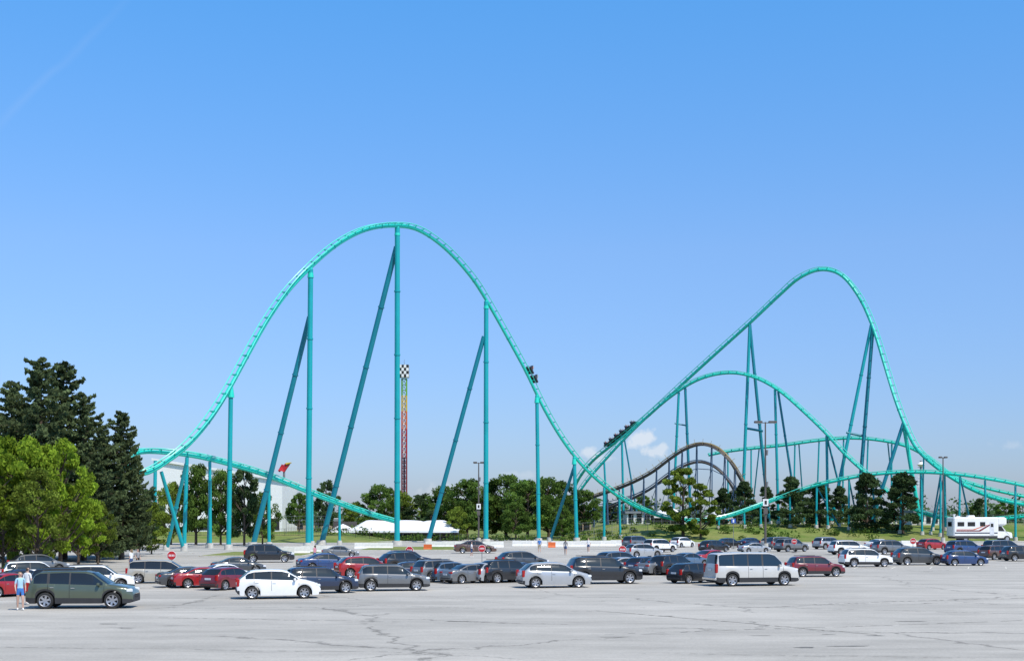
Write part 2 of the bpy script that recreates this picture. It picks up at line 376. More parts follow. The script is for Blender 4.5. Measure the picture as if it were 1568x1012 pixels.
colT(412,412,731,TP1[:120],.26); colT(478,478,757,TP1[:120],.22); colT(520,520,772,TP1[:120],.22)
for (u,v) in [(477,418),(609,348),(742,458),(823,608),(355,604),(881,700)]:
    p=near(TP1,u,v); sup.tube(p-Vector((0,0,1.5)),p-Vector((0,0,.1)),.46,.28,M['track'],10)
for (ub,ut,vt,r,tr,m) in [(1030,1038,600,.30,TP3,'col'),(1058,1048,600,.32,TP3,'colshade'),(1136,1148,500,.36,TP2,'col'),(1178,1150,500,.36,TP2,'colshade'),(1192,1188,597,.3,TP3,'col'),(1223,1189,597,.26,TP3,'colshade'),(1268,1266,664,.3,TP3,'col'),(1300,1267,664,.22,TP3,'colshade'),
    (1272,1334,500,.36,TP2,'col'),(1312,1335,500,.40,TP2,'colshade'),(1410,1383,650,.42,TP2,'track'),(1333,1380,650,.38,TP2,'colshade'),(955,953,668,.27,TP3,'col'),(930,926,700,.25,TP3,'col'),(978,955,672,.2,TP3,'colshade'),
    (1448,1446,722,.28,TP2,'col'),(1428,1446,722,.2,TP2,'colshade')]:
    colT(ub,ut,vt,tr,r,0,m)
def beam(a,c,r=.25,m='colshade'): sup.tube(P(*a),P(*c),r,r,M[m],8)
beam((1140,655,285),(1168,660,283)); beam((1296,662,268),(1326,668,268)); beam((1033,648,292),(1054,652,292),.16)
T4=catmull([P(*c) for c in t4])
for u in (1115,1150,1215,1250,1290,1325,1365,1412): colT(u,u+2,None,T4,.2)
for u,t in ((1150,1160),(1232,1222),(1372,1360)): colT(u,t,None,T4,.16,4,'colshade')
for u in (950,1100,1140,1165,1210,1250,1268,1300,1340,1378,1412,1440,1468,1510,1555):
    tr=[p for p in TP1 if p.y>240 or p.x>30]
    p=near(tr,u); colT(u,u,VH-(p.z-CH)/p.y*F,tr,.22)
for u,t in ((1285,1250),(1315,1300),(1360,1340),(1425,1440),(1490,1468)):
    tr=[p for p in TP1 if p.x>40]; colT(u,t,730,tr,.17,2,'colshade')
sup.obj('support_columns',RC,smooth=True)
def train(name,tp,tf,u,v,n,gap=2,k_=.8,rh=RH):
    b=MB(); p0=near(tp,u,v); i0=tp.index(p0)
    for k in range(n):
        i=i0+k*gap
        if i>=len(tp): break
        p=tp[i];T,Sd,U=tf[i]
        def W(a,c,d): return p+T*a*k_+Sd*c*.9+U*(rh+.02+(d-.68)*.85)
        def bx(a0,a1,c0,c1,d0,d1,m,sh=0):
            vs=[W(a,c,d) for a,c,d in [(a0,c0,d0),(a1,c0,d0),(a1,c1,d0),(a0,c1,d0),(a0+sh,c0,d1),(a1-sh,c0,d1),(a1-sh,c1,d1),(a0+sh,c1,d1)]]
            b.add(vs,[(0,3,2,1),(4,5,6,7),(0,1,5,4),(1,2,6,5),(2,3,7,6),(3,0,4,7)],m)
        bx(-1.0,1.0,-1.0,1.0,.78,1.05,M['darkplastic'],.1)
        for c in (-.55,.55):
            bx(-.75,-.45,c-.28,c+.28,1.05,1.9,M['darksteel'],.08); bx(-.4,.25,c-.27,c+.27,1.05,1.3,M['darksteel'])
            b.tube(W(-.2,c,1.3),W(-.15,c,1.85),.17,.13,M['midsteel' if k%2 else 'maroon'],8); b.tube(W(-.15,c,1.88),W(-.15,c,2.12),.09,.08,M['brick'],8)
            b.tube(W(-.15,c+.2,1.75),W(.2,c+.25,1.4),.05,.04,M['brick'],6)
            b.tube(W(.1,c,1.25),W(.1,c,1.65),.06,.06,M['darkplastic'],6)
        for a in(-.6,.6):
            for c in(-.62,.62): b.tube(W(a,c-.06,.72),W(a,c+.06,.72),.14,.14,M['steel'],8)
    b.obj(name,smooth=False)
train('roller_coaster_train',TP1,TF1,807,573,2,2,.7)
train('roller_coaster_train',TP2,TF2,932,686,6,2,.8,.52)
RC2=empty('steel_roller_coaster')
t5=[(880,772,300),(905,762,298),(940,750,294),(970,738,290),(1000,722,287),(1025,703,285),(1050,687,283),(1075,680,281),(1098,687,279),(1118,706,278),(1135,735,278),(1150,760,278)]
T5=catmull([P(*c) for c in t5]); f5=frames(T5); b=MB()
sweep(b,T5,f5,0,0,.34,M['brownsteel'],6); sweep(b,T5,f5,.6,.4,.10,M['tan'],6); sweep(b,T5,f5,-.6,.4,.10,M['tan'],6); sweep(b,T5,f5,.9,-.1,.1,M['brownsteel'],4)
for i in range(0,len(T5),2):
    p=T5[i];T,Sd,U=f5[i]; b.tube(p+Sd*.7+U*.3,p-Sd*.7+U*.3,.09,.09,M['brownsteel'],4); b.tube(p+Sd*.95,p+Sd*.95+U*1.2,.045,.045,M['tan'],4)
t6=[Vector((p.x,p.y+4,max(p.z-3.6,3))) for p in T5]; f6=frames(t6)
sweep(b,t6,f6,0,0,.3,M['brownsteel'],6); sweep(b,t6,f6,.6,.4,.11,M['midsteel'],6)
b.obj('track',RC2,smooth=True)
b=MB()
for i in range(2,len(T5),4):
    p=T5[i]; g=gh(p.x,p.y); sx_=(random.random()-.5)*.6
    for o in (-1.2,1.6): b.tube((p.x+sx_,p.y+o*1.6,g),(p.x,p.y+o*.4,p.z-.2),.13,.11,M['midsteel'],6)
    if i+4<len(T5):
        q=T5[i+4]
        for h in (.35,.7): b.tube((p.x,p.y,g+(p.z-g)*h),(q.x,q.y,g+(q.z-g)*h),.08,.08,M['midsteel'],5)
        b.tube((p.x,p.y,g+(p.z-g)*.05),(q.x,q.y,g+(q.z-g)*.7),.06,.06,M['midsteel'],5)
b.obj('lattice_supports',RC2,smooth=True)
# drop tower
DT=empty('drop_tower',(0,0,0)); b=MB(); Y=420
def zt(v): return CH+(VH-v)/F*Y
x=(619-UC)/F*Y
for (v0,v1,m) in [(800,755,'maroon'),(755,700,'maroon'),(700,657,'red'),(657,630,'orange'),(630,606,'yellow'),(606,580,'green')]:
    z0,z1=zt(v0),zt(v1); w_=.75
    for a,c in((-w_,-w_),(w_,-w_),(w_,w_),(-w_,w_)): b.tube((x+a,Y+c,z0),(x+a,Y+c,z1),.2,.2,M[m],6)
    n=max(1,int((z1-z0)/1.6))
    for k in range(n):
        za=z0+(z1-z0)*k/n; zb=z0+(z1-z0)*(k+1)/n
        for (a,c),(d,e_) in(((-w_,-w_),(w_,-w_)),((w_,-w_),(w_,w_)),((w_,w_),(-w_,w_)),((-w_,w_),(-w_,-w_))):
            b.tube((x+a,Y+c,za),(x+d,Y+e_,zb),.1,.1,M[m],4); b.tube((x+a,Y+c,zb),(x+d,Y+e_,zb),.1,.1,M[m],4)
b.box((x,Y,(zt(700)+zt(606))/2),(.7,.7,zt(606)-zt(700)),M['white'])
b.box((x,Y,(zt(790)+zt(700))/2),(.6,.6,zt(700)-zt(790)),M['darksteel'])
z0,z1=zt(578),zt(559); n=4; w_=3.0/n; hh=(z1-z0)/n
for i in range(n):
    for j in range(n):
        for k in range(n):
            if i in(0,n-1) or j in (0,n-1):
                b.box((x-1.5+w_*(i+.5),Y-1.5+w_*(j+.5),z0+hh*(k+.5)),(w_*.995,w_*.995,hh*.995),M['white' if (i+j+k)%2 else 'black'])
b.tube((x,Y,z1),(x,Y,z1+1.8),.08,.05,M['steel'],6)
b.obj('tower_mast_and_head',DT)
# ---------------------------------------------------------------- trees
def treemesh(name,wood,leafs):
    V=[np.array(wood.v).reshape(-1,3)]; 
    nv=len(wood.v); faces=list(wood.f); mi=list(wood.m); mats=list(wood.mats); tint=[.5]*len(faces)
    for (C,sz,tn,m,drp) in leafs:
        n=len(C); a=np.random.normal(size=(n,3)); a/=np.linalg.norm(a,axis=1)[:,None]
        c=np.random.normal(size=(n,3)); 
        if drp is not None: a=a*.6+drp; a/=np.linalg.norm(a,axis=1)[:,None]
        c-=a*(a*c).sum(1)[:,None]; c/=np.linalg.norm(c,axis=1)[:,None]
        s=sz[:,None]; q=np.stack([C-a*s,C+c*s*.55,C+a*s,C-c*s*.55],1).reshape(-1,3)
        idx=np.arange(n*4).reshape(n,4)+nv; nv+=n*4; V.append(q); faces+=list(map(tuple,idx.tolist()))
        k=len(mats); mats.append(m); mi+=[k]*n; tint+=tn.tolist()
    me=bpy.data.meshes.new(name); me.from_pydata(np.concatenate(V).tolist(),[],faces)
    for m in mats: me.materials.append(m)
    me.polygons.foreach_set('material_index',mi); at=me.attributes.new('tint','FLOAT','FACE'); at.data.foreach_set('value',tint)
    me.update(); return me
def decid(seed,H,R,leaf,n=14000,ls=.22,crown0=.22,ncl=70,cone=0,spread=(.14,.28)):
    rs=np.random.RandomState(seed); r=random.Random(seed); b=MB()
    tr=H*.022+.06; pts=[Vector((0,0,-.3))]; 
    for k in range(1,7): pts.append(Vector((r.uniform(-.03,.03)*H*.6*k/6,r.uniform(-.03,.03)*H*.6*k/6,H*.82*k/6)))
    b.path(pts,[tr*(1-.14*k) for k in range(7)],M['bark'],8)
    C=[];SZ=[];TN=[]
    lob=[(r.uniform(0,6.28),r.uniform(.75,1.15)) for _ in range(6)]
    for k in range(ncl):
        t=r.random()**.85; z=H*(crown0+(1-crown0)*t); 
        prof=math.sin(math.pi*min(1,(t*.86+.12)))**.6 if not cone else (1-t)**.7*(.35+.65*min(1,t*6))+.06
        a=r.uniform(0,6.283); lf=1+.16*math.sin(3*a+lob[0][0]+4*t)+.12*math.sin(5*a+lob[1][0]-7*t)
        rad=R*prof*(.35+.65*r.random()**.5)*lf
        c=Vector((rad*math.cos(a),rad*math.sin(a),z))
        base=Vector((0,0,max(H*.15,z-.55*rad-.08*H)))+(pts[min(5,int(z/H*6))]-Vector((0,0,pts[min(5,int(z/H*6))].z)))*1.0
        mid=(base+c)/2+Vector((0,0,-.06*rad))
        if k%2==0: b.path([base,mid,c],[tr*.4,tr*.22,tr*.07],M['bark'],5)
        m=int(n/ncl*r.uniform(.5,1.4)); cr=R*r.uniform(*spread)
        g=rs.normal(size=(m,3)); g/=np.linalg.norm(g,axis=1)[:,None]; g*=(rs.rand(m,1)**.45)*cr*np.array([1.15,1.15,.7])
        C.append(g+np.array(c)); SZ.append(ls*rs.uniform(.6,1.3,m)); TN.append(np.clip(r.uniform(.15,.85)+rs.normal(size=m)*.16,0,1))
    return treemesh('tree_mesh',b,[(np.concatenate(C),np.concatenate(SZ),np.concatenate(TN),leaf,None)])
def spruce(seed,H,R,n=16000,ls=.2,leaf=None,per=5.2,pw=.62):
    rs=np.random.RandomState(seed); r=random.Random(seed); b=MB()
    b.path([Vector((0,0,-.3)),Vector((.1,0,H*.5)),Vector((0,.05,H*.99))],[H*.02,H*.012,.03],M['bark'],8)
    C=[];SZ=[];TN=[]; nb=int(H*per)
    side=[r.uniform(.75,1.2) for _ in range(7)]
    for k in range(nb):
        t=(k+.5)/nb; z=H*(.10+.885*t); a=k*2.4+r.uniform(-.5,.5)
        rad=R*((1-t)**pw)*r.uniform(.55,1.15)*side[int(a*7/6.283)%7]+.3
        if r.random()<.10: rad*=.45
        bt=r.uniform(.1,.85)
        droop=.26*(1-t)+.03; m=max(30,int(n/nb*(.45+1.25*(1-t))))
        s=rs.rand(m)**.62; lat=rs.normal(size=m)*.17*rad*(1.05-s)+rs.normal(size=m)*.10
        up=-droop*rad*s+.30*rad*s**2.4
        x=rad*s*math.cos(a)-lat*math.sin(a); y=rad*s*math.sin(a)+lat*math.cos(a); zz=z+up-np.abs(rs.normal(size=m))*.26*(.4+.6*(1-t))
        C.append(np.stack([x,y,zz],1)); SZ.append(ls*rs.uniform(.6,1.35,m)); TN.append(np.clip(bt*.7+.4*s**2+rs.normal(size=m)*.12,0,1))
        tip=Vector((rad*.9*math.cos(a),rad*.9*math.sin(a),z-droop*rad*.6))
        b.tube((0,0,z),tip,.05,.015,M['bark'],4,False)
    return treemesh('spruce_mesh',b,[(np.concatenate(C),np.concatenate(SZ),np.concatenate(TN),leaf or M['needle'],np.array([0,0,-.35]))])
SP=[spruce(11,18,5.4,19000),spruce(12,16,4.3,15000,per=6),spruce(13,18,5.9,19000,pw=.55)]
def plant(name,me,H0,u,vt,Y,wx=1.0,rz=None):
    x=(u-UC)/F*Y; g=gh(x,Y); top=CH+(VH-vt)/F*Y; s=(top-g)/H0
    return inst(name,me,(x,Y,g),random.uniform(0,6.28) if rz is None else rz,(s*wx,s*wx,s))
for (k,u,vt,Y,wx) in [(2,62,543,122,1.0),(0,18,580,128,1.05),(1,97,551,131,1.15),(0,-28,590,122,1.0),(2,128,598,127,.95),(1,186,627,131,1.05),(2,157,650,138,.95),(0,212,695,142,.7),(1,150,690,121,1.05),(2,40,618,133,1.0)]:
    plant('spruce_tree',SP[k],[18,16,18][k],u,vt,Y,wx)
DB=[decid(21,9,4.2,M['leafB'],14000,.16,.2,80,spread=(.10,.22)),decid(22,9,4.0,M['leafB'],14000,.16,.18,75,spread=(.10,.22)),decid(23,9,3.8,M['leafY'],12000,.16,.12,70,spread=(.10,.22))]
for (k,u,vt,Y,wx) in [(0,22,672,102,.75),(1,92,680,104,.68),(0,-45,676,98,.9),(2,58,722,97,.75),(1,120,748,110,.7),(2,5,745,98,.75),(2,150,770,112,.7)]:
    plant('maple_tree',DB[k],9,u,vt,Y,wx)
DM=[decid(31,10,4.0,M['leafM'],12000,.22,.2,60),decid(32,10,4.4,M['leafM'],12000,.22,.16,66),decid(33,10,3.4,M['leafD'],11000,.22,.15,55),decid(34,10,4.2,M['leafY'],11000,.22,.14,58)]
for (k,u,vt,Y,wx) in [(3,232,772,150,.7),(0,300,716,206,.7),(1,338,724,204,.6),(2,374,716,200,.6),(1,402,757,206,.7),(2,228,748,170,.6),(3,262,742,206,.6),(0,458,757,250,.8),(2,500,737,262,.7),(3,540,772,270,.9),
        (1,582,745,272,1.0),(3,612,754,280,.9),(2,645,757,275,1),(1,680,748,270,1),(0,715,737,262,1.05),(3,742,748,272,1),(1,775,731,268,1.1),(0,808,738,262,1.05),(1,840,735,268,1.0),(2,862,738,275,1.0),(0,895,752,285,1),(3,700,777,250,.8),(0,790,770,250,.9),(2,660,780,262,.9),(1,860,775,256,.85),(2,935,770,300,1),(0,985,760,310,1),
        (1,1330,762,262,.8),(3,1215,755,275,.9),(2,1245,745,270,1),(1,1130,748,290,.9),(0,1540,765,300,1.1),(1,1490,775,300,1),(3,1430,790,300,1)]:
    plant('deciduous_tree',DM[k],10,u,vt,Y,wx)
PN=[decid(41,10,3.2,M['leafD'],12000,.22,.06,60,cone=1),decid(42,10,3.6,M['leafD'],12000,.22,.08,56,cone=1)]
for (k,u,vt,Y,wx) in [(0,1108,748,262,1.1),(1,1140,740,266,1.1),(0,1210,731,258,1.2),(1,1172,747,262,1.1),(1,1255,742,258,1.2),(0,1285,745,262,1.0),(1,1328,728,252,1.1),(0,1382,725,250,1.2),(1,1500,765,256,1.1)]:
    plant('pine_tree',PN[k],10,u,vt,Y,wx)
DG=decid(51,10,3.0,M['leafY'],9000,.24,.12,50,spread=(.12,.22))
plant('maple_tree',DG,10,1046,719,246,1.0); plant('maple_tree',DG,10,1073,742,243,.9,1.1)
rs=np.random.RandomState(5); C=[];SZ=[];TN=[]
for k in range(800):
    Y=rs.uniform(340,430); x=rs.uniform(-420,420); H=rs.uniform(4,9.5)+1.5*math.sin(x*.06)
    m=75; g=rs.normal(size=(m,3)); g/=np.linalg.norm(g,axis=1)[:,None]; g*=rs.rand(m,1)**.4*np.array([4.2,3,H*.55])
    C.append(g+np.array([x,Y,1+H*.45])); SZ.append(rs.uniform(.4,.8,m)); TN.append(np.clip(rs.uniform(.2,.8)+rs.normal(size=m)*.15,0,1))
inst('distant_treeline',treemesh('treeline',MB(),[(np.concatenate(C),np.concatenate(SZ),np.concatenate(TN),M['leafF'],None)]),(0,0,0))
rs=np.random.RandomState(8); C=[];SZ=[];TN=[]
for k in range(110):
    x=rs.uniform(-40,70); Y=rs.uniform(240,262); g0=gh(x,Y); R_=rs.uniform(.6,1.3)
    m=60; g=rs.normal(size=(m,3)); g/=np.linalg.norm(g,axis=1)[:,None]; g*=rs.rand(m,1)**.4*R_*np.array([1.4,1,.8])
    C.append(g+np.array([x,Y,g0+R_*.5])); SZ.append(rs.uniform(.15,.3,m)); TN.append(np.clip(rs.uniform(.2,.8)+rs.normal(size=m)*.15,0,1))
inst('shrub_border',treemesh('shrubs',MB(),[(np.concatenate(C),np.concatenate(SZ),np.concatenate(TN),M['leafM'],None)]),(0,0,0))
# ---------------------------------------------------------------- buildings, tents, fences
def building(name,u0,u1,vt,Y,D,wm,rm,slope=0,bays=6):
    x0,x1=(u0-UC)/F*Y,(u1-UC)/F*Y; z0=gh((x0+x1)/2,Y)-.2; z1=CH+(VH-vt)/F*Y; e_=empty(name)
    b=MB(); b.add([(x0,Y,z0),(x1,Y,z0),(x1,Y+D,z0),(x0,Y+D,z0),(x0,Y,z1+slope),(x1,Y,z1),(x1,Y+D,z1),(x0,Y+D,z1+slope)],[(0,1,5,4),(1,2,6,5),(2,3,7,6),(3,0,4,7)],wm); b.obj('walls',e_)
    b=MB(); b.add([(x0-.4,Y-.5,z1+slope+.02),(x1+.4,Y-.5,z1+.02),(x1+.4,Y+D+.4,z1+.02),(x0-.4,Y+D+.4,z1+slope+.02),(x0-.4,Y-.5,z1+slope+.5),(x1+.4,Y-.5,z1+.5),(x1+.4,Y+D+.4,z1+.5),(x0-.4,Y+D+.4,z1+slope+.5)],[(0,3,2,1),(4,5,6,7),(0,1,5,4),(1,2,6,5),(2,3,7,6),(3,0,4,7)],rm); b.obj('roof',e_)
    b=MB(); st=(x1-x0)/bays
    for i in range(bays):
        xc=x0+st*(i+.5); b.box((xc,Y-.03,z0+1.6),(st*.62,.1,2.2),M['glass']); b.box((xc,Y-.05,z0+2.8),(st*.7,.16,.14),M['white'])
        if z1-z0>6 and i<bays-1: b.box((xc,Y-.03,z0+4.8),(st*.62,.1,1.0),M['glass'])
    b.obj('windows',e_)
building('white_pavilion_building',236,432,737,262,18,M['white'],M['white'],4.2,9)
building('ticket_building',440,520,798,290,8,M['brick'],M['roofgrey'],0,6)
building('service_building',860,905,792,290,8,M['brick'],M['roofgrey'],0,4)
building('gate_building',1395,1438,785,262,6,M['white'],M['roofgrey'],0,4)
building('entrance_building',960,1060,786,288,10,M['white'],M['roofgrey'],0,8)
def longtent(u0,u1,vr,ve,Y,D=10,n=4):
    e_=empty('canopy_tent'); b=MB(); x0,x1=(u0-UC)/F*Y,(u1-UC)/F*Y; ze=CH+(VH-ve)/F*Y; zr=CH+(VH-vr)/F*Y
    g=gh((x0+x1)/2,Y); NX=n*12+1; NY=13; vs=[];fs=[]; Lx=x1-x0
    for j in range(NY):
        c=-1+2*j/(NY-1)
        for l in range(NX):
            f=l/(NX-1); pk=abs(math.sin(f*n*math.pi))**.5
            endf=min(1,(min(f,1-f)*Lx/3.2)+.05)**.7
            rh_=(zr-ze)*(.86+.14*pk)*endf; z=ze+rh_*(1-abs(c)**1.3)
            vs.append((x0+Lx*f,Y+c*D/2,z))
    for j in range(NY-1):
        for l in range(NX-1): fs.append((j*NX+l,j*NX+l+1,(j+1)*NX+l+1,(j+1)*NX+l))
    b.add(vs,fs,M['fabric'])
    b.quad([(x0,Y-D/2-.01,ze-.35),(x1,Y-D/2-.01,ze-.35),(x1,Y-D/2-.01,ze),(x0,Y-D/2-.01,ze)],M['fabric'])
    for i in range(2*n+1):
        x=x0+Lx*i/(2*n)
        for sy in(-1,1): b.tube((x,Y+sy*D/2*.97,g-.1),(x,Y+sy*D/2*.97,ze+.02),.06,.06,M['steel'],6)
    b.obj('canopy',e_,smooth=True)
    b=MB()
    for i in range(int(Lx/2.4)):
        x=x0+1.2+i*2.4
        for yy_ in (-2.5,0,2.5):
            b.box((x,Y+yy_,g+.74),(1.7,.75,.06),M['brick']); b.box((x,Y+yy_,g+.36),(.12,.5,.7),M['darkplastic'])
            for s_ in(-1,1): b.box((x,Y+yy_+s_*.65,g+.44),(1.7,.28,.05),M['brick'])
    b.obj('picnic_tables',e_)
    b=MB(); b.box(((x0+x1)/2,Y+D/2-.3,g+1.0),(Lx-.4,.12,2.0),M['brownsteel']); b.obj('back_screen',e_)
longtent(505,545,800,814,250,7,1); longtent(538,704,796,812,252,12,3)
longtent(998,1048,776,790,278,9,1); longtent(1080,1118,780,792,276,8,1)
def fence(name,x0,y0,x1,y1,h=1.8,sp=2.5,m='steel',rails=3,pk=0):
    b=MB(); Ln=math.hypot(x1-x0,y1-y0); n=int(Ln/sp)
    for i in range(n+1):
        t=i/n; x=x0+(x1-x0)*t;y=y0+(y1-y0)*t; g=gh(x,y); b.tube((x,y,g-.1),(x,y,g+h),.05,.05,M[m],5)
        if i<n:
            x2=x0+(x1-x0)*(i+1)/n;y2=y0+(y1-y0)*(i+1)/n; g2=gh(x2,y2)
            for k in range(rails):
                z=h*(.08+.9*k/(rails-1)); b.tube((x,y,g+z),(x2,y2,g2+z),.03,.03,M[m],4)
            for k in range(pk):
                s_=k/pk; xx=x+(x2-x)*s_;yy_=y+(y2-y)*s_; gg=g+(g2-g)*s_; b.tube((xx,yy_,gg+.1),(xx,yy_,gg+h*.98),.015,.015,M[m],3)
    b.obj(name)
fence('metal_fence',-62,238,5,238,1.3,2.5,'darkplastic',2,8)
fence('chain_link_fence',24,262,160,262,2.0,3,'steel',4,8)
fence('chain_link_fence',-42,243,-34,243,3.2,3,'steel',5,8)
fence('chain_link_fence',12,246,26,250,3.2,3,'steel',5,8)
bm=MB()
prof=[(-.32,0),(-.32,.08),(-.16,.35),(-.09,.85),(.09,.85),(.16,.35),(.32,.08),(.32,0)]
vs=[];fs=[]
for xx in(-1.5,1.5): vs+=[(xx,y,z) for y,z in prof]
for i in range(7): fs.append((i,i+1,9+i,8+i))
fs+=[tuple(range(7,-1,-1)),tuple(range(8,16))]; bm.add(vs,fs,M['white']); bme=bm.mesh('barrier')
M['barw']=mat('barrier_concrete',(.66,.65,.61),.8,noise=.1); bme.materials[0]=M['barw']
bred=bme.copy(); bred.materials[0]=M['orange']
for (u,v) in [(668,838),(690,838),(712,838),(800,836),(822,836),(860,837),(882,837),(905,836),(928,836),(950,835),(480,846),(505,846),(455,848),(430,849),(560,840),(585,840),(755,838),(1395,836),(1425,836)]:
    x,y=G(u,v); inst('concrete_barrier',bme,(x,y,.004),random.uniform(-.1,.1))
for (u,v) in [(655,842),(845,838)]:
    x,y=G(u,v); inst('plastic_barrier',bred,(x,y,.004),random.uniform(-.2,.2),(.35,1,.9))
for (u0,u1,v0,v1) in [(560,760,843,838),(960,1290,831,828.5),(330,480,852,846)]:
    b=MB(); x0,y0=G(u0,v0); x1,y1=G(u1,v1); xa,_=G(u0,(v0+v1)/2); xb,_=G(u1,(v0+v1)/2)
    b.box(((xa+xb)/2,(y0+y1)/2,.06),(xb-xa,y1-y0,.13),M['concrete'],ch=.03); b.box(((xa+xb)/2,(y0+y1)/2,.1),(xb-xa-.4,y1-y0-.4,.08),M['grass']); b.obj('traffic_island')
def lamp(u,vt,Y,arm=1.2,sign=True):
    x=(u-UC)/F*Y; H=CH+(VH-vt)/F*Y; g=gh(x,Y); b=MB()
    b.tube((0,0,0),(0,0,.9),.38,.36,M['concrete'],14); b.tube((0,0,.9),(0,0,H-g),.16,.09,M['bronze'],10)
    b.box((0,0,H-g-.1),(arm*1.6,.1,.1),M['bronze'])
    for s_ in(-1,1):
        b.box((s_*arm*.85,0,H-g),(arm*.95,.55,.28),M['bronze'],ch=.05); b.box((s_*arm*.85,0,H-g-.16),(arm*.7,.4,.05),M['head'])
    if sign:
        b.box((0,-.2,6.2),(.7,.05,.9),M['white']); b.box((0,-.235,6.2),(.3,.02,.5),M['black']); b.box((0,-.2,5.1),(.55,.05,.8),M['bronze'])
        for zz in (8.2,H*.62+2): b.tube((.2,-.1,zz),(.2,-.1,zz+.7),.12,.16,M['steel'],8)
    b.obj('street_lamp',loc=(x,Y,g),smooth=True)
lamp(733,708,222,.7); lamp(1172,646,170,1.1); lamp(1444,700,225,.55,False)
b=MB(); x,Y=(1410-UC)/F*330,330
b.tube((x,Y,0),(x,Y,CH+(VH-705)/F*Y),.35,.25,M['steel'],10)
for k in range(8):
    z=CH+(VH-745+k*5)/F*Y; b.tube((x-.8,Y,z),(x+.8,Y,z),.08,.08,M['white'],6)
b.tube((x,Y,CH+(VH-714)/F*Y),(x,Y,CH+(VH-711)/F*Y),.4,1.0,M['white'],16); b.tube((x,Y,CH+(VH-711)/F*Y),(x,Y,CH+(VH-707)/F*Y),1.0,.4,M['white'],16); b.obj('communication_mast',smooth=True)
def stopsign(u,v,h=1.35,kind='stop'):
    x,y=G(u,v); b=MB(); b.tube((0,0,0),(0,0,h+.3),.035,.035,M['steel'],6); b.tube((0,0,0),(0,0,.06),.3,.28,M['black'],12)
    if kind=='stop':
        for (r_,yy_,m) in((.36,-.045,'white'),(.325,-.064,'signred')):
            vs=[(r_*math.cos(math.pi/8+i*math.pi/4),yy_,h+r_*math.sin(math.pi/8+i*math.pi/4)) for i in range(8)]; vs2=[(a,yy_+.015,c) for a,_,c in vs]
            b.add(vs+vs2,[tuple(range(8)),tuple(range(15,7,-1))]+[(i,(i+1)%8,8+(i+1)%8,8+i) for i in range(8)],M[m])
        for i in range(4): b.box((-.17+i*.115,-.068,h),(.06,.006,.15),M['white'])
    else:
        b.box((0,-.045,h),(.62,.03,.62),M['signblue'],ch=.01); b.box((0,-.064,h),(.2,.01,.4),M['white'])
    b.obj('stop_sign' if kind=='stop' else 'parking_sign',loc=(x,y,0))
stopsign(263,878); stopsign(627,866); stopsign(738,862); stopsign(953,864); stopsign(1216,846); stopsign(1123,840,3.8,'p'); stopsign(1398,850,1.6)
b=MB(); Y=300; c=P(435,715,Y); g=gh(c.x,c.y)
b.tube((c.x,c.y,g),(c.x,c.y,c.z-1),.35,.25,M['steel'],8)
cl=[(-1.6,-1.2,-.9),(-.6,0,.2),(.7,.2,1.3),(2.0,0,.9),(1.0,0,-.3),(.2,0,-1.4)]
b.add([(c.x+a*.7,c.y+d-.35,c.z+e_*.8) for a,d,e_ in cl]+[(c.x+a*.7,c.y+d+.35,c.z+e_*.8) for a,d,e_ in cl],[tuple(range(6)),tuple(range(11,5,-1))]+[(i,(i+1)%6,6+(i+1)%6,6+i) for i in range(6)],M['signred'])
b.tube((c.x-1.2,c.y,c.z-1),(c.x-.2,c.y,c.z+.5),.3,.4,M['signred'],8); b.tube((c.x+.5,c.y-.4,c.z+.7),(c.x+1.8,c.y-.6,c.z+1.0),.28,.1,M['yellow'],8); b.obj('dragon_ride_figure')
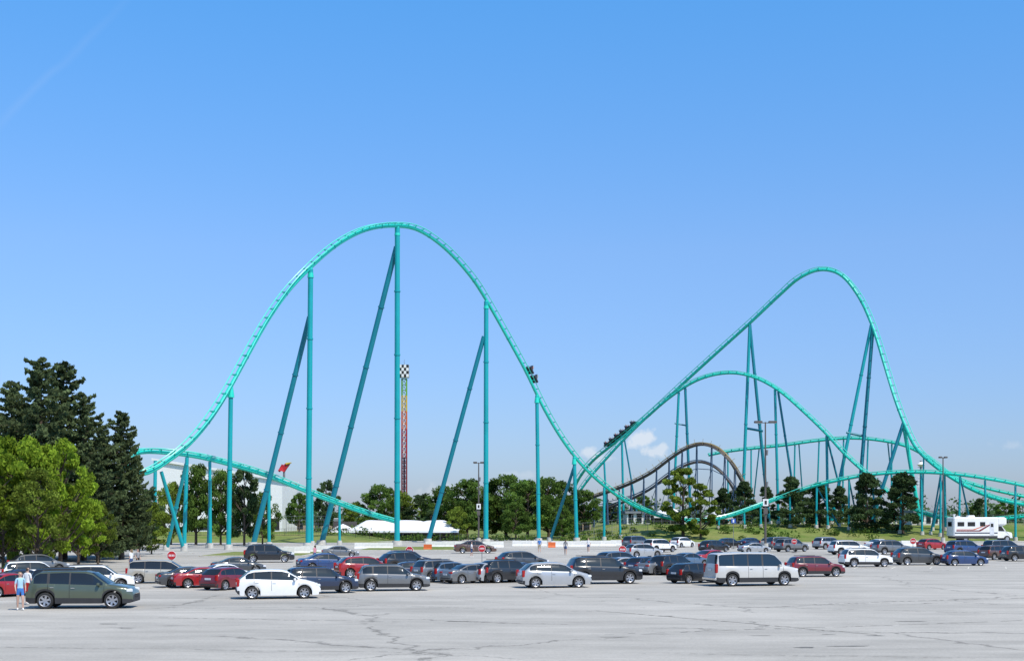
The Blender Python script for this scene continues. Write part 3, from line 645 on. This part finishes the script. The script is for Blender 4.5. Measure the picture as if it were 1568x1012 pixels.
# ---------------------------------------------------------------- cars
def interp(pr,t):
    if t<=pr[0][0]: return pr[0][1]
    for (a,za),(c,zc) in zip(pr,pr[1:]):
        if t<=c: return za+(zc-za)*((t-a)/(c-a) if c>a else 0)
    return pr[-1][1]
PAINT=mat('paint_slot',(.5,.5,.5),.35)
CT={
'sedan':dict(L=4.7,W=1.8,r=.32,ax=(.20,.80),belt=[(0,.72),(.02,.88),(.06,.97),(.2,.98),(.68,.90),(.72,.88),(.93,.74),(.98,.62),(1,.5)],
   top=[(0,.76),(.02,.93),(.05,1.03),(.16,1.06),(.31,1.36),(.40,1.435),(.52,1.44),(.60,1.38),(.745,.99),(.80,.93),(.93,.80),(.98,.66),(1,.53)],
   wins=[(.22,.30),(.315,.485),(.50,.70)],ws=(.585,.745),rw=(.165,.315),clad=False,rails=False),
'hatch':dict(L=4.3,W=1.8,r=.33,ax=(.18,.80),belt=[(0,.78),(.02,.92),(.06,1.02),(.2,1.02),(.7,.94),(.76,.92),(.94,.78),(.98,.66),(1,.52)],
   top=[(0,.82),(.02,1.0),(.05,1.12),(.13,1.42),(.2,1.50),(.40,1.54),(.53,1.52),(.61,1.44),(.775,1.02),(.83,.97),(.94,.83),(.98,.7),(1,.55)],
   wins=[(.10,.19),(.21,.40),(.415,.72)],ws=(.60,.775),rw=(.035,.155),clad=False,rails=False),
'suv':dict(L=4.75,W=1.88,r=.37,ax=(.185,.81),belt=[(0,.80),(.015,1.02),(.05,1.12),(.2,1.12),(.7,1.04),(.76,1.03),(.94,.92),(.985,.78),(1,.6)],
   top=[(0,.84),(.015,1.08),(.04,1.2),(.085,1.58),(.13,1.68),(.35,1.72),(.55,1.70),(.62,1.62),(.765,1.12),(.83,1.08),(.94,.97),(.985,.82),(1,.63)],
   wins=[(.075,.20),(.225,.405),(.42,.72)],ws=(.61,.765),rw=(.025,.105),clad=True,rails=True),
'minivan':dict(L=5.0,W=1.95,r=.35,ax=(.185,.81),belt=[(0,.78),(.015,1.0),(.05,1.08),(.7,1.0),(.80,.97),(.95,.82),(.985,.7),(1,.55)],
   top=[(0,.82),(.015,1.06),(.035,1.2),(.06,1.6),(.1,1.70),(.35,1.75),(.58,1.72),(.66,1.62),(.84,1.06),(.88,1.0),(.95,.88),(.985,.75),(1,.58)],
   wins=[(.055,.27),(.285,.50),(.515,.79)],ws=(.65,.84),rw=(.02,.08),clad=False,rails=False),
'van':dict(L=5.7,W=2.02,r=.38,ax=(.19,.81),belt=[(0,.8),(.008,1.12),(.04,1.24),(.7,1.20),(.84,1.15),(.95,1.06),(.985,.95),(1,.6)],
   top=[(0,.84),(.008,1.18),(.018,1.4),(.035,1.95),(.07,2.04),(.3,2.09),(.64,2.07),(.70,1.98),(.83,1.27),(.87,1.22),(.95,1.12),(.985,.99),(1,.63)],
   wins=[(.04,.20),(.215,.37),(.385,.54),(.56,.78)],ws=(.69,.83),rw=(.014,.045),clad=True,rails=False)}
CM={}
def carmesh(ty):
    c=CT[ty]; L_,W,r=c['L'],c['W'],c['r']; hwm=W/2; ra=r+.075; axx=[a*L_ for a in c['ax']]
    ts=set(np.linspace(0,1,34).tolist())
    for q in ('belt','top'): ts|=set(a for a,_ in c[q])
    for a in axx:
        for k in range(-6,7): ts.add(min(1,max(0,(a+ra*math.sin(k/6*math.pi/2))/L_)))
        ts.add((a-ra-.01)/L_); ts.add((a+ra+.01)/L_)
    for a,e_ in c['wins']: ts|={a,e_}
    doors=[.5*(c['wins'][i][1]+c['wins'][i+1][0]) for i in range(len(c['wins'])-1)][-2:]+[c['wins'][-1][1]+.015]
    for d in doors: ts|={d-.0022,d+.0022}
    ts|={.006,.994}
    ts=sorted(ts); tt=[ts[0]]
    for t in ts[1:]:
        if t-tt[-1]>.0012: tt.append(t)
    ts=tt; b=MB(); rings=[]
    for t in ts:
        x=t*L_; zb=.24 if c['clad'] else .19
        if t<.04: zb+=.12*(1-t/.04)
        if t>.96: zb+=.06*(t-.96)/.04
        zar=0
        for a in axx:
            if abs(x-a)<ra: zar=max(zar,r+math.sqrt(max(0,ra*ra-(x-a)**2)))
        zb=max(zb,zar); zl=interp(c['belt'],t); zt_=interp(c['top'],t); h=max(zt_-zl,.03)
        s=2*t-1; pf=(.20 if s>0 else .10); hw=hwm*(1-pf*abs(s)**7-.015*abs(s)**2)
        zb=min(zb,zl-.08)
        z5=zl+min(.02,.12*h); z6=zt_-min(.10,.45*h); z7=zt_-min(.04,.2*h)
        y5=hw*.93; tum=.30 if ty not in('van',) else .16; y6=y5-tum*(z6-z5)
        if h<.12: y6=y5-.04
        ring=[(hw*.62,zb),(hw*.965,zb),(hw*.995,zb+.30*(zl-zb)),(hw*1.0,zb+.62*(zl-zb)),(hw*.985,zl-.14*(zl-zb)),(y5+.01,zl),(y5,z5),(y6,z6),(y6-.075,z7),(y6*.45,zt_-.008),(0,zt_)]
        rings.append((x,ring,h))
    n=len(ts); nj=11; full=2*nj-1
    V=[]
    for x,ring,h in rings:
        V+=[(x-L_/2,y,z) for y,z in ring]+[(x-L_/2,-y,z) for y,z in ring[-2::-1]]
    o=len(b.v); b.v+=V; pm=b.mi(PAINT); gm=b.mi(M['glass']); dm=b.mi(M['darkplastic']); bk=b.mi(M['black'])
    for i in range(n-1):
        tm=(ts[i]+ts[i+1])/2; seam=any(abs(tm-d)<.0022 for d in doors); h=(rings[i][2]+rings[i+1][2])/2
        for j in range(full-1):
            jj=j if j<nj-1 else full-2-j
            m=pm
            if jj==0: m=bk
            elif jj==1: m=dm if c['clad'] or tm<.03 or tm>.975 else pm
            elif jj<=4 and seam: m=bk
            if jj==6 and h>.16:
                if any(a<=tm<=e_ for a,e_ in c['wins']): m=gm
                elif c['wins'][0][0]<tm<c['wins'][-1][1]: m=dm
            if jj>=8 and h>.05 and (c['ws'][0]<tm<c['ws'][1] or c['rw'][0]<tm<c['rw'][1]): m=gm
            a=o+i*full+j; b.f.append((a,a+full,a+full+1,a+1)); b.m.append(m)
        a=o+i*full; b.f.append((a,a+full-1,a+2*full-1,a+full)); b.m.append(bk)
    b.f.append(tuple(o+j for j in range(full))); b.m.append(pm); b.f.append(tuple(o+(n-1)*full+j for j in range(full-1,-1,-1))); b.m.append(dm)
    def xs_(t): return t*L_-L_/2
    def hwat(t):
        s=2*t-1; return hwm*(1-(.20 if s>0 else .10)*abs(s)**7-.015*s*s)
    for a in axx:
        for sgn in(-1,1):
            yc=sgn*(hwm-.125); X=a-L_/2; k=24
            prof=[(.0,-.05),(r*.58,-.05),(r*.62,.085),(r*.70,.10),(r*.93,.10),(r,.06),(r,-.08),(r*.9,-.11),(.0,-.11)]
            mts=['black','alloy','alloy','black','black','black','black','black']
            for q in range(len(prof)-1):
                r0,w0=prof[q]; r1,w1=prof[q+1]; vs=[];fs=[]
                for l in range(k):
                    th=2*math.pi*l/k; vs+=[(X+r0*math.cos(th),yc+sgn*w0,r+r0*math.sin(th)),(X+r1*math.cos(th),yc+sgn*w1,r+r1*math.sin(th))]
                for l in range(k): fs.append((2*l,2*l+1,(2*l+3)%(2*k),(2*l+2)%(2*k)))
                b.add(vs,fs,M[mts[q]])
            for l in range(6):
                th=2*math.pi*l/6+.3; d=Vector((math.cos(th),0,math.sin(th))); pp=Vector((-math.sin(th),0,math.cos(th)))*r*.11; cc=Vector((X,yc+sgn*.055,r)); o2=Vector((0,sgn*.02,0))
                b.quad([cc+d*.03-pp,cc+d*r*.64-pp*1.3+o2,cc+d*r*.64+pp*1.3+o2,cc+d*.03+pp],M['alloy'])
            b.tube((X,yc+sgn*.0,r),(X,yc+sgn*.07,r),.055,.05,M['alloy'],10)
    zb1=interp(c['belt'],.05)
    tall=ty in('suv','minivan','van','hatch')
    for sgn in(-1,1):
        if tall: b.box((xs_(.012),sgn*(hwat(.0)-.07),zb1-.14),(.16,.19,.40 if ty!='van' else .55),M['red'],ch=.02)
        else: b.box((xs_(.018),sgn*(hwat(0)-.16),zb1-.13),(.16,.36,.15),M['red'],ch=.02)
        b.box((xs_(.955),sgn*(hwat(.95)-.20),interp(c['belt'],.95)-.07),(.30,.34,.15),M['head'],ch=.03,rz=-sgn*.35)
        tmx=c['wins'][-1][1]-.035; b.box((xs_(tmx),sgn*(hwm+.07),interp(c['belt'],tmx)+.07),(.13,.2,.14),PAINT,ch=.03)
        for (a,e_) in c['wins'][-2:]:
            b.box((xs_(a+.025),sgn*(hwm+.004),interp(c['belt'],a)-.15),(.17,.03,.03),M['chrome'] if ty!='hatch' else PAINT)
        if c['rails']:
            b.tube((xs_(.16),sgn*(hwm*.66),interp(c['top'],.16)+.05),(xs_(.56),sgn*(hwm*.66),interp(c['top'],.56)+.04),.022,.022,M['darkplastic'],6)
        b.box((xs_(.965),sgn*hwat(.965)*.6,.38),(.14,.22,.09),M['darkplastic'])
    b.box((xs_(0)-.012,0,zb1-.22 if tall else .68),(.03,.52,.13),M['plate']); 
    b.box((xs_(.0)-.005,0,.40),(.07,W*.72,.10),M['darkplastic'],ch=.02)
    b.box((xs_(1)-.03,0,.56),(.09,W*.42,.16),M['black'],ch=.02); b.box((xs_(1)-.01,0,.66),(.07,W*.40,.03),M['chrome'])
    if ty=='van':
        b.box((xs_(0)-.02,0,.46),(.16,W*.92,.18),M['chrome'],ch=.03); b.box((xs_(1)-.02,0,.46),(.16,W*.8,.18),M['chrome'],ch=.03)
    return b.mesh('car_'+ty,smooth=True)
for ty in CT: CM[ty]=carmesh(ty)
COL={'olive':(.085,.105,.07),'white':(.80,.80,.78),'vanwhite':(.52,.51,.48),'black':(.014,.014,.016),'dgray':(.065,.068,.072),'gray':(.16,.165,.17),'silver':(.40,.41,.42),'blue':(.02,.05,.15),'navy':(.015,.025,.06),'red':(.32,.012,.015),'maroon':(.16,.012,.02),'beige':(.48,.44,.36),'brown':(.10,.055,.04),'steelblue':(.10,.16,.24)}
PM={k:mat('car_paint_'+k,v,.33,metal=.25 if k in('silver','gray','dgray','beige','steelblue','olive') else .0,coat=.8,noise=.04,nscale=2) for k,v in COL.items()}
NM={'sedan':'parked_sedan','hatch':'parked_hatchback','suv':'parked_suv','minivan':'parked_minivan','van':'passenger_van'}
placed=[]
def car(ty,col,u0,u1,v,yaw=20,clampmin=.84,clampmax=1.06,fill=False):
    c=CT[ty]; y_=math.radians(yaw); wpx=(c['L']*abs(math.cos(y_))+c['W']*abs(math.sin(y_)))
    x,y=G((u0+u1)/2,v); y+=.9; x=((u0+u1)/2-UC)/F*y; s=(u1-u0)/F*y/wpx; s=min(clampmax,max(clampmin,s))
    if fill and any(math.hypot((x-a)*.75,(y-b_))<3.1 for a,b_ in placed): return
    placed.append((x,y))
    o=inst(NM[ty],CM[ty],(x,y,.006),y_,s); o.material_slots[0].link='OBJECT'; o.material_slots[0].material=PM[col]; return o
cars=[('suv','olive',47,210,932,4),('suv','black',60,150,912,10),('suv','white',110,190,905,15),('minivan','beige',205,290,893,8),('sedan','dgray',262,322,899,25),('sedan','red',290,340,900,25),
('sedan','white',318,372,893,30),('hatch','maroon',338,366,903,60),('sedan','dgray',335,395,878,20),('hatch','white',359,493,917,14),('suv','navy',440,540,909,22),('suv','gray',542,660,905,12),('sedan','navy',590,672,888,15),
('hatch','silver',790,907,900,14),('suv','black',862,985,894,14),('hatch','black',1040,1088,893,35),('van','vanwhite',1077,1225,897,16),('suv','maroon',1208,1288,883,12),('suv','white',1285,1366,868,8),('hatch','dgray',1366,1446,865,8),('hatch','blue',1443,1511,866,5),
('suv','brown',1505,1548,857,30),('suv','black',1532,1600,859,10),
('suv','black',373,452,861,8),('sedan','gray',495,547,853,10),('suv','navy',600,650,870,20),('sedan','brown',690,765,847,5),('sedan','silver',1130,1180,846,20),
('sedan','navy',10,60,905,40),('suv','white',25,80,895,30),('sedan','dgray',-10,40,912,40),('sedan','red',-5,30,914,60),
('suv','gray',655,700,891,35),('hatch','steelblue',672,712,891,40),('sedan','gray',696,748,893,35),('hatch','silver',735,775,892,45),('suv','black',752,806,892,30),('sedan','navy',775,822,890,30),
('sedan','silver',930,985,878,25),('hatch','navy',975,1005,879,45),('sedan','gray',990,1032,880,40),('suv','black',1012,1052,880,40),('sedan','steelblue',1030,1078,868,35)]
for a in cars: car(*a)
r=random.Random(12)
kinds=['sedan','sedan','hatch','suv','suv','minivan','sedan','hatch']; cols=['black','dgray','gray','silver','white','white','blue','navy','red','dgray','silver','beige','steelblue','black']
def row(v,u0,u1,step,yaw=30,jit=.15,skip=.06):
    u=u0
    while u<u1:
        if r.random()>skip:
            ty=r.choice(kinds); car(ty,r.choice(cols),u-10,u+10,v+r.uniform(-.4,.4),yaw+r.uniform(-6,6),.96,1.0,True)
        u+=step*r.uniform(1-jit,1+jit)
row(838,975,1290,38,40); row(845,1010,1290,42,35,skip=.2); row(853,985,1080,50,30,skip=.3); row(841,1200,1480,38,28,skip=.25)
row(874,500,700,64,28,skip=.15); row(872,800,960,50,28,skip=.2); row(879,10,200,54,35,skip=.25); row(884,560,640,60,24); row(866,1090,1130,40,35); row(849,1300,1560,60,20,skip=.45)
def rv(u0,u1,v):
    x,y=G((u0+u1)/2,v); e_=empty('motorhome',(x,y,0)); e_.rotation_euler=(0,0,math.radians(4)); s=(u1-u0)/F*y/7.6; e_.scale=(s,)*3
    b=MB(); W_='white'
    b.box((-.75,0,1.95),(6.0,2.4,2.5),M[W_],ch=.12); b.box((2.75,0,2.65),(1.3,2.3,1.1),M[W_],ch=.2)
    b.box((-.75,0,.58),(5.6,2.3,.3),M['darkplastic']); b.box((-.75,-1.205,1.15),(5.7,.02,.14),M['darksteel'])
    b.quad([(-3.4,-1.212,1.35),(-.2,-1.212,1.35),(1.7,-1.212,2.5),(1.4,-1.212,2.5),(-.4,-1.212,1.5),(-3.4,-1.212,1.5)],M['maroon'])
    b.quad([(-3.4,-1.216,1.55),(-1.0,-1.216,1.55),(.8,-1.216,2.2),(.6,-1.216,2.2),(-1.2,-1.216,1.62),(-3.4,-1.216,1.62)],M['orange'])
    for xx,w_ in((-2.8,.9),(-1.4,1.0),(.1,.7)): b.box((xx,-1.205,2.3),(w_,.04,.55),M['glass'],ch=.01)
    b.box((1.35,-1.205,1.7),(.6,.03,1.7),M['plate'],ch=.01); b.box((1.35,-1.215,2.15),(.35,.03,.45),M['glass'],ch=.01)
    b.box((-3.77,0,2.3),(.04,1.2,.6),M['glass'],ch=.01); b.box((-1,0,3.3),(.9,.7,.28),M[W_],ch=.06); b.box((-2.6,.3,3.26),(.5,.5,.15),M[W_],ch=.03); b.tube((-3.2,0,3.2),(-3.2,0,3.6),.05,.2,M[W_],8)
    b.obj('coach_body',e_)
    b=MB(); vs=[]; pr=[(2.2,.5),(2.2,2.15),(2.75,2.12),(3.35,1.35),(4.1,1.2),(4.2,.9),(4.2,.5)]
    for yy_ in(-1,1): vs+=[(a,yy_*(.98 if a<3.4 else .9),z) for a,z in pr]
    fs=[tuple(range(7)),tuple(range(13,6,-1))]+[(i,7+i,7+(i+1)%7,(i+1)%7) for i in range(7)]; b.add(vs,fs,M[W_])
    b.quad([(2.8,-.8,2.11),(3.36,-.85,1.385),(3.36,.85,1.385),(2.8,.8,2.11)][::-1],M['glass'])
    b.quad([(2.3,-.995,1.4),(3.15,-.99,1.4),(2.72,-.995,2.02),(2.3,-.995,2.02)],M['glass'])
    b.box((4.22,0,.55),(.14,1.8,.2),M['chrome'],ch=.03); b.box((4.21,0,.95),(.04,1.0,.3),M['black'])
    for sg in(-1,1): b.box((4.2,sg*.68,.97),(.06,.26,.2),M['head'],ch=.02)
    b.obj('cab',e_)
    b=MB()
    for xx in(-2.1,3.45):
        for sg in(-1,1): 
            b.tube((xx,sg*1.08,.4),(xx,sg*.8,.4),.4,.4,M['black'],20); b.tube((xx,sg*1.1,.4),(xx,sg*1.0,.4),.23,.23,M['alloy'],14)
    b.obj('wheels',e_,smooth=True)
rv(1453,1542,829)
# ---------------------------------------------------------------- people
SK=mat('skin',(.52,.33,.25),.55,noise=.04); HR=[mat('hair_brown',(.07,.04,.02),.6),mat('hair_blond',(.28,.19,.09),.6)]
CLO={k:mat('cloth_'+k,v,.85,noise=.08) for k,v in {'white':(.75,.75,.75),'blue':(.04,.16,.45),'denim':(.05,.09,.2),'ltblue':(.35,.55,.68),'black':(.02,.02,.02),'red':(.4,.03,.03),'gray':(.25,.25,.26),'khaki':(.35,.29,.2),'pink':(.6,.25,.3)}.items()}
def person(name,loc,rz,top,bottom,hair=0,H=1.7,female=False,shorts=True,stride=.12,armbend=.3):
    s=H/1.75; J={}
    sw=.17 if female else .195
    J['pel']=((0,0,.95),.125); J['waist']=((0,0,1.10),.105 if female else .125); J['chest']=((0,-.01,1.30),.135 if female else .155); J['neckb']=((0,0,1.45),.075); J['neck']=((0,.005,1.52),.052)
    J['head0']=((0,-.012,1.60),.078); J['head1']=((0,-.008,1.67),.088); J['head2']=((0,.004,1.72),.06)
    E=[('pel','waist'),('waist','chest'),('chest','neckb'),('neckb','neck'),('neck','head0'),('head0','head1'),('head1','head2')]
    for sg,n_ in((-1,'l'),(1,'r')):
        f=stride*sg; af=-stride*sg
        J['hip'+n_]=((sg*.09,0,.90),.098); J['kn'+n_]=((sg*.10,-f*.6-.02,.50),.062); J['cf'+n_]=((sg*.10,-f*.7,.34),.055); J['an'+n_]=((sg*.10,-f+.03,.09),.038); J['toe'+n_]=((sg*.115,-f-.13,.035),.035)
        E+=[('pel','hip'+n_),('hip'+n_,'kn'+n_),('kn'+n_,'cf'+n_),('cf'+n_,'an'+n_),('an'+n_,'toe'+n_)]
        J['sh'+n_]=((sg*sw,0,1.42),.058); J['el'+n_]=((sg*(sw+.06),.02-af*.3,1.13),.040); J['wr'+n_]=((sg*(sw+.06),-af*.9-armbend*.4,.90+armbend*.15),.025)
        w_=Vector(J['wr'+n_][0]); J['palm'+n_]=(tuple(w_+Vector((0,-.02,-.07))),.032)
        E+=[('neckb','sh'+n_),('sh'+n_,'el'+n_),('el'+n_,'wr'+n_),('wr'+n_,'palm'+n_)]
    names=list(J); me=bpy.data.meshes.new('sk'); me.from_pydata([Vector(J[n_][0])*s for n_ in names],[(names.index(a),names.index(c)) for a,c in E],[])
    o=bpy.data.objects.new('tmp',me); S.collection.objects.link(o); md=o.modifiers.new('s','SKIN'); md.use_smooth_shade=True
    sv=me.skin_vertices[0].data
    for i,n_ in enumerate(names): rr=J[n_][1]*s; sv[i].radius=(rr*(1.15 if n_ in('chest','pel','waist') else 1),rr*(.85 if n_ in('chest','waist') else 1)); sv[i].use_root=(n_=='pel')
    sb=o.modifiers.new('u','SUBSURF'); sb.levels=2; sb.render_levels=2
    dg=bpy.context.evaluated_depsgraph_get(); dg.update(); ev=o.evaluated_get(dg); m2=bpy.data.meshes.new_from_object(ev); bpy.data.objects.remove(o)
    b=MB(); b.v=[tuple(v.co) for v in m2.vertices]; mats=[SK,top,bottom,CLO['white'],HR[hair]]; b.mats=mats
    for p in m2.polygons:
        c=p.center/s; k=0
        if c.z<.11: k=3
        elif c.z<1.02 and abs(c.x)<sw+.0 and not(c.z>.8 and abs(c.x)>.205): k=2 if (c.z>((.70 if female else .56) if shorts else .1)) else 0
        elif c.z<1.49 and (abs(c.x)<sw+.03 or c.z>1.24): k=1
        elif c.z>1.56 and (c.y>.02 or c.z>1.72 or abs(c.x)>.07 and c.y>-.02): k=4
        b.f.append(tuple(p.vertices)); b.m.append(k)
    hd=Vector((0,-.008,1.655))*s
    for sg in(-1,1):
        b.tube(hd+Vector((sg*.032,-.075,.012))*s,hd+Vector((sg*.032,-.088,.012))*s,.012*s,.007*s,CLO['black'],6); b.tube(hd+Vector((sg*.083,.0,-.02))*s,hd+Vector((sg*.09,.012,.025))*s,.016*s,.014*s,SK,6)
        n_='l' if sg<0 else 'r'; pc=Vector(J['palm'+n_][0])*s
        for q,(dy,ln) in enumerate(((-.027,.070),(-.009,.080),(.009,.074),(.027,.058))):
            a=pc+Vector((-sg*.004,dy,-.015))*s; k1=a+Vector((-sg*.006,-.004,-ln*.55))*s; k2=k1+Vector((-sg*.018,-.004,-ln*.45))*s
            b.path([a,k1,k2],[.0095*s,.0085*s,.006*s],SK,6)
        a=pc+Vector((-sg*.005,-.025,.03))*s; b.path([a,a+Vector((-sg*.015,-.03,-.03))*s,a+Vector((-sg*.02,-.035,-.06))*s],[.011*s,.01*s,.007*s],SK,6)
    b.add([hd+Vector(p)*s for p in((-.014,-.08,-.018),(.014,-.08,-.018),(0,-.108,-.02),(0,-.082,.02))],[(0,2,1),(0,3,2),(1,2,3)],SK)
    b.box(hd+Vector((0,-.078,-.045))*s,(.045*s,.012*s,.009*s),CLO['red'])
    if female: b.path([hd+Vector((0,.05,.06))*s,hd+Vector((0,.095,-.02))*s,hd+Vector((0,.085,-.2))*s],[.075*s,.075*s,.04*s],HR[hair],10)
    return b.obj(name,loc=loc,rz=rz,smooth=True)
def pp(u,v,top,bot,**k):
    x,y=G(u,v); rz=k.pop('rz',0); fem=k.get('female',False); return person('woman' if fem else 'man',(x,y,.006),rz,CLO[top],CLO[bot],**k)
pp(31,934,'ltblue','blue',female=True,hair=1,H=1.68,stride=.12,rz=.5); pp(42,925,'white','khaki',hair=0,H=1.75,stride=.14,rz=2.6)
for (u,v,t,bt,f) in [(201,874,'white','denim',True),(211,872,'gray','black',False),(482,861,'pink','denim',True),(722,853,'white','denim',False),(826,846,'blue','khaki',False),(901,846,'white','denim',True),(866,850,'gray','denim',True)]:
    pp(u,v,t,bt,female=f,hair=random.randint(0,1),rz=random.uniform(0,6.28),H=random.uniform(1.62,1.8))
# ---------------------------------------------------------------- camera
cd=bpy.data.cameras.new('camera'); cam=bpy.data.objects.new('camera',cd); S.collection.objects.link(cam)
cam.location=(0,0,CH); cam.rotation_euler=(math.pi/2,0,0); cd.sensor_width=36; cd.lens=36*F/1568; cd.shift_y=(VH-506)/1568; cd.clip_end=20000; cd.clip_start=.1
S.camera=cam
S.view_settings.view_transform='Standard'; S.view_settings.look='None'; S.view_settings.exposure=0
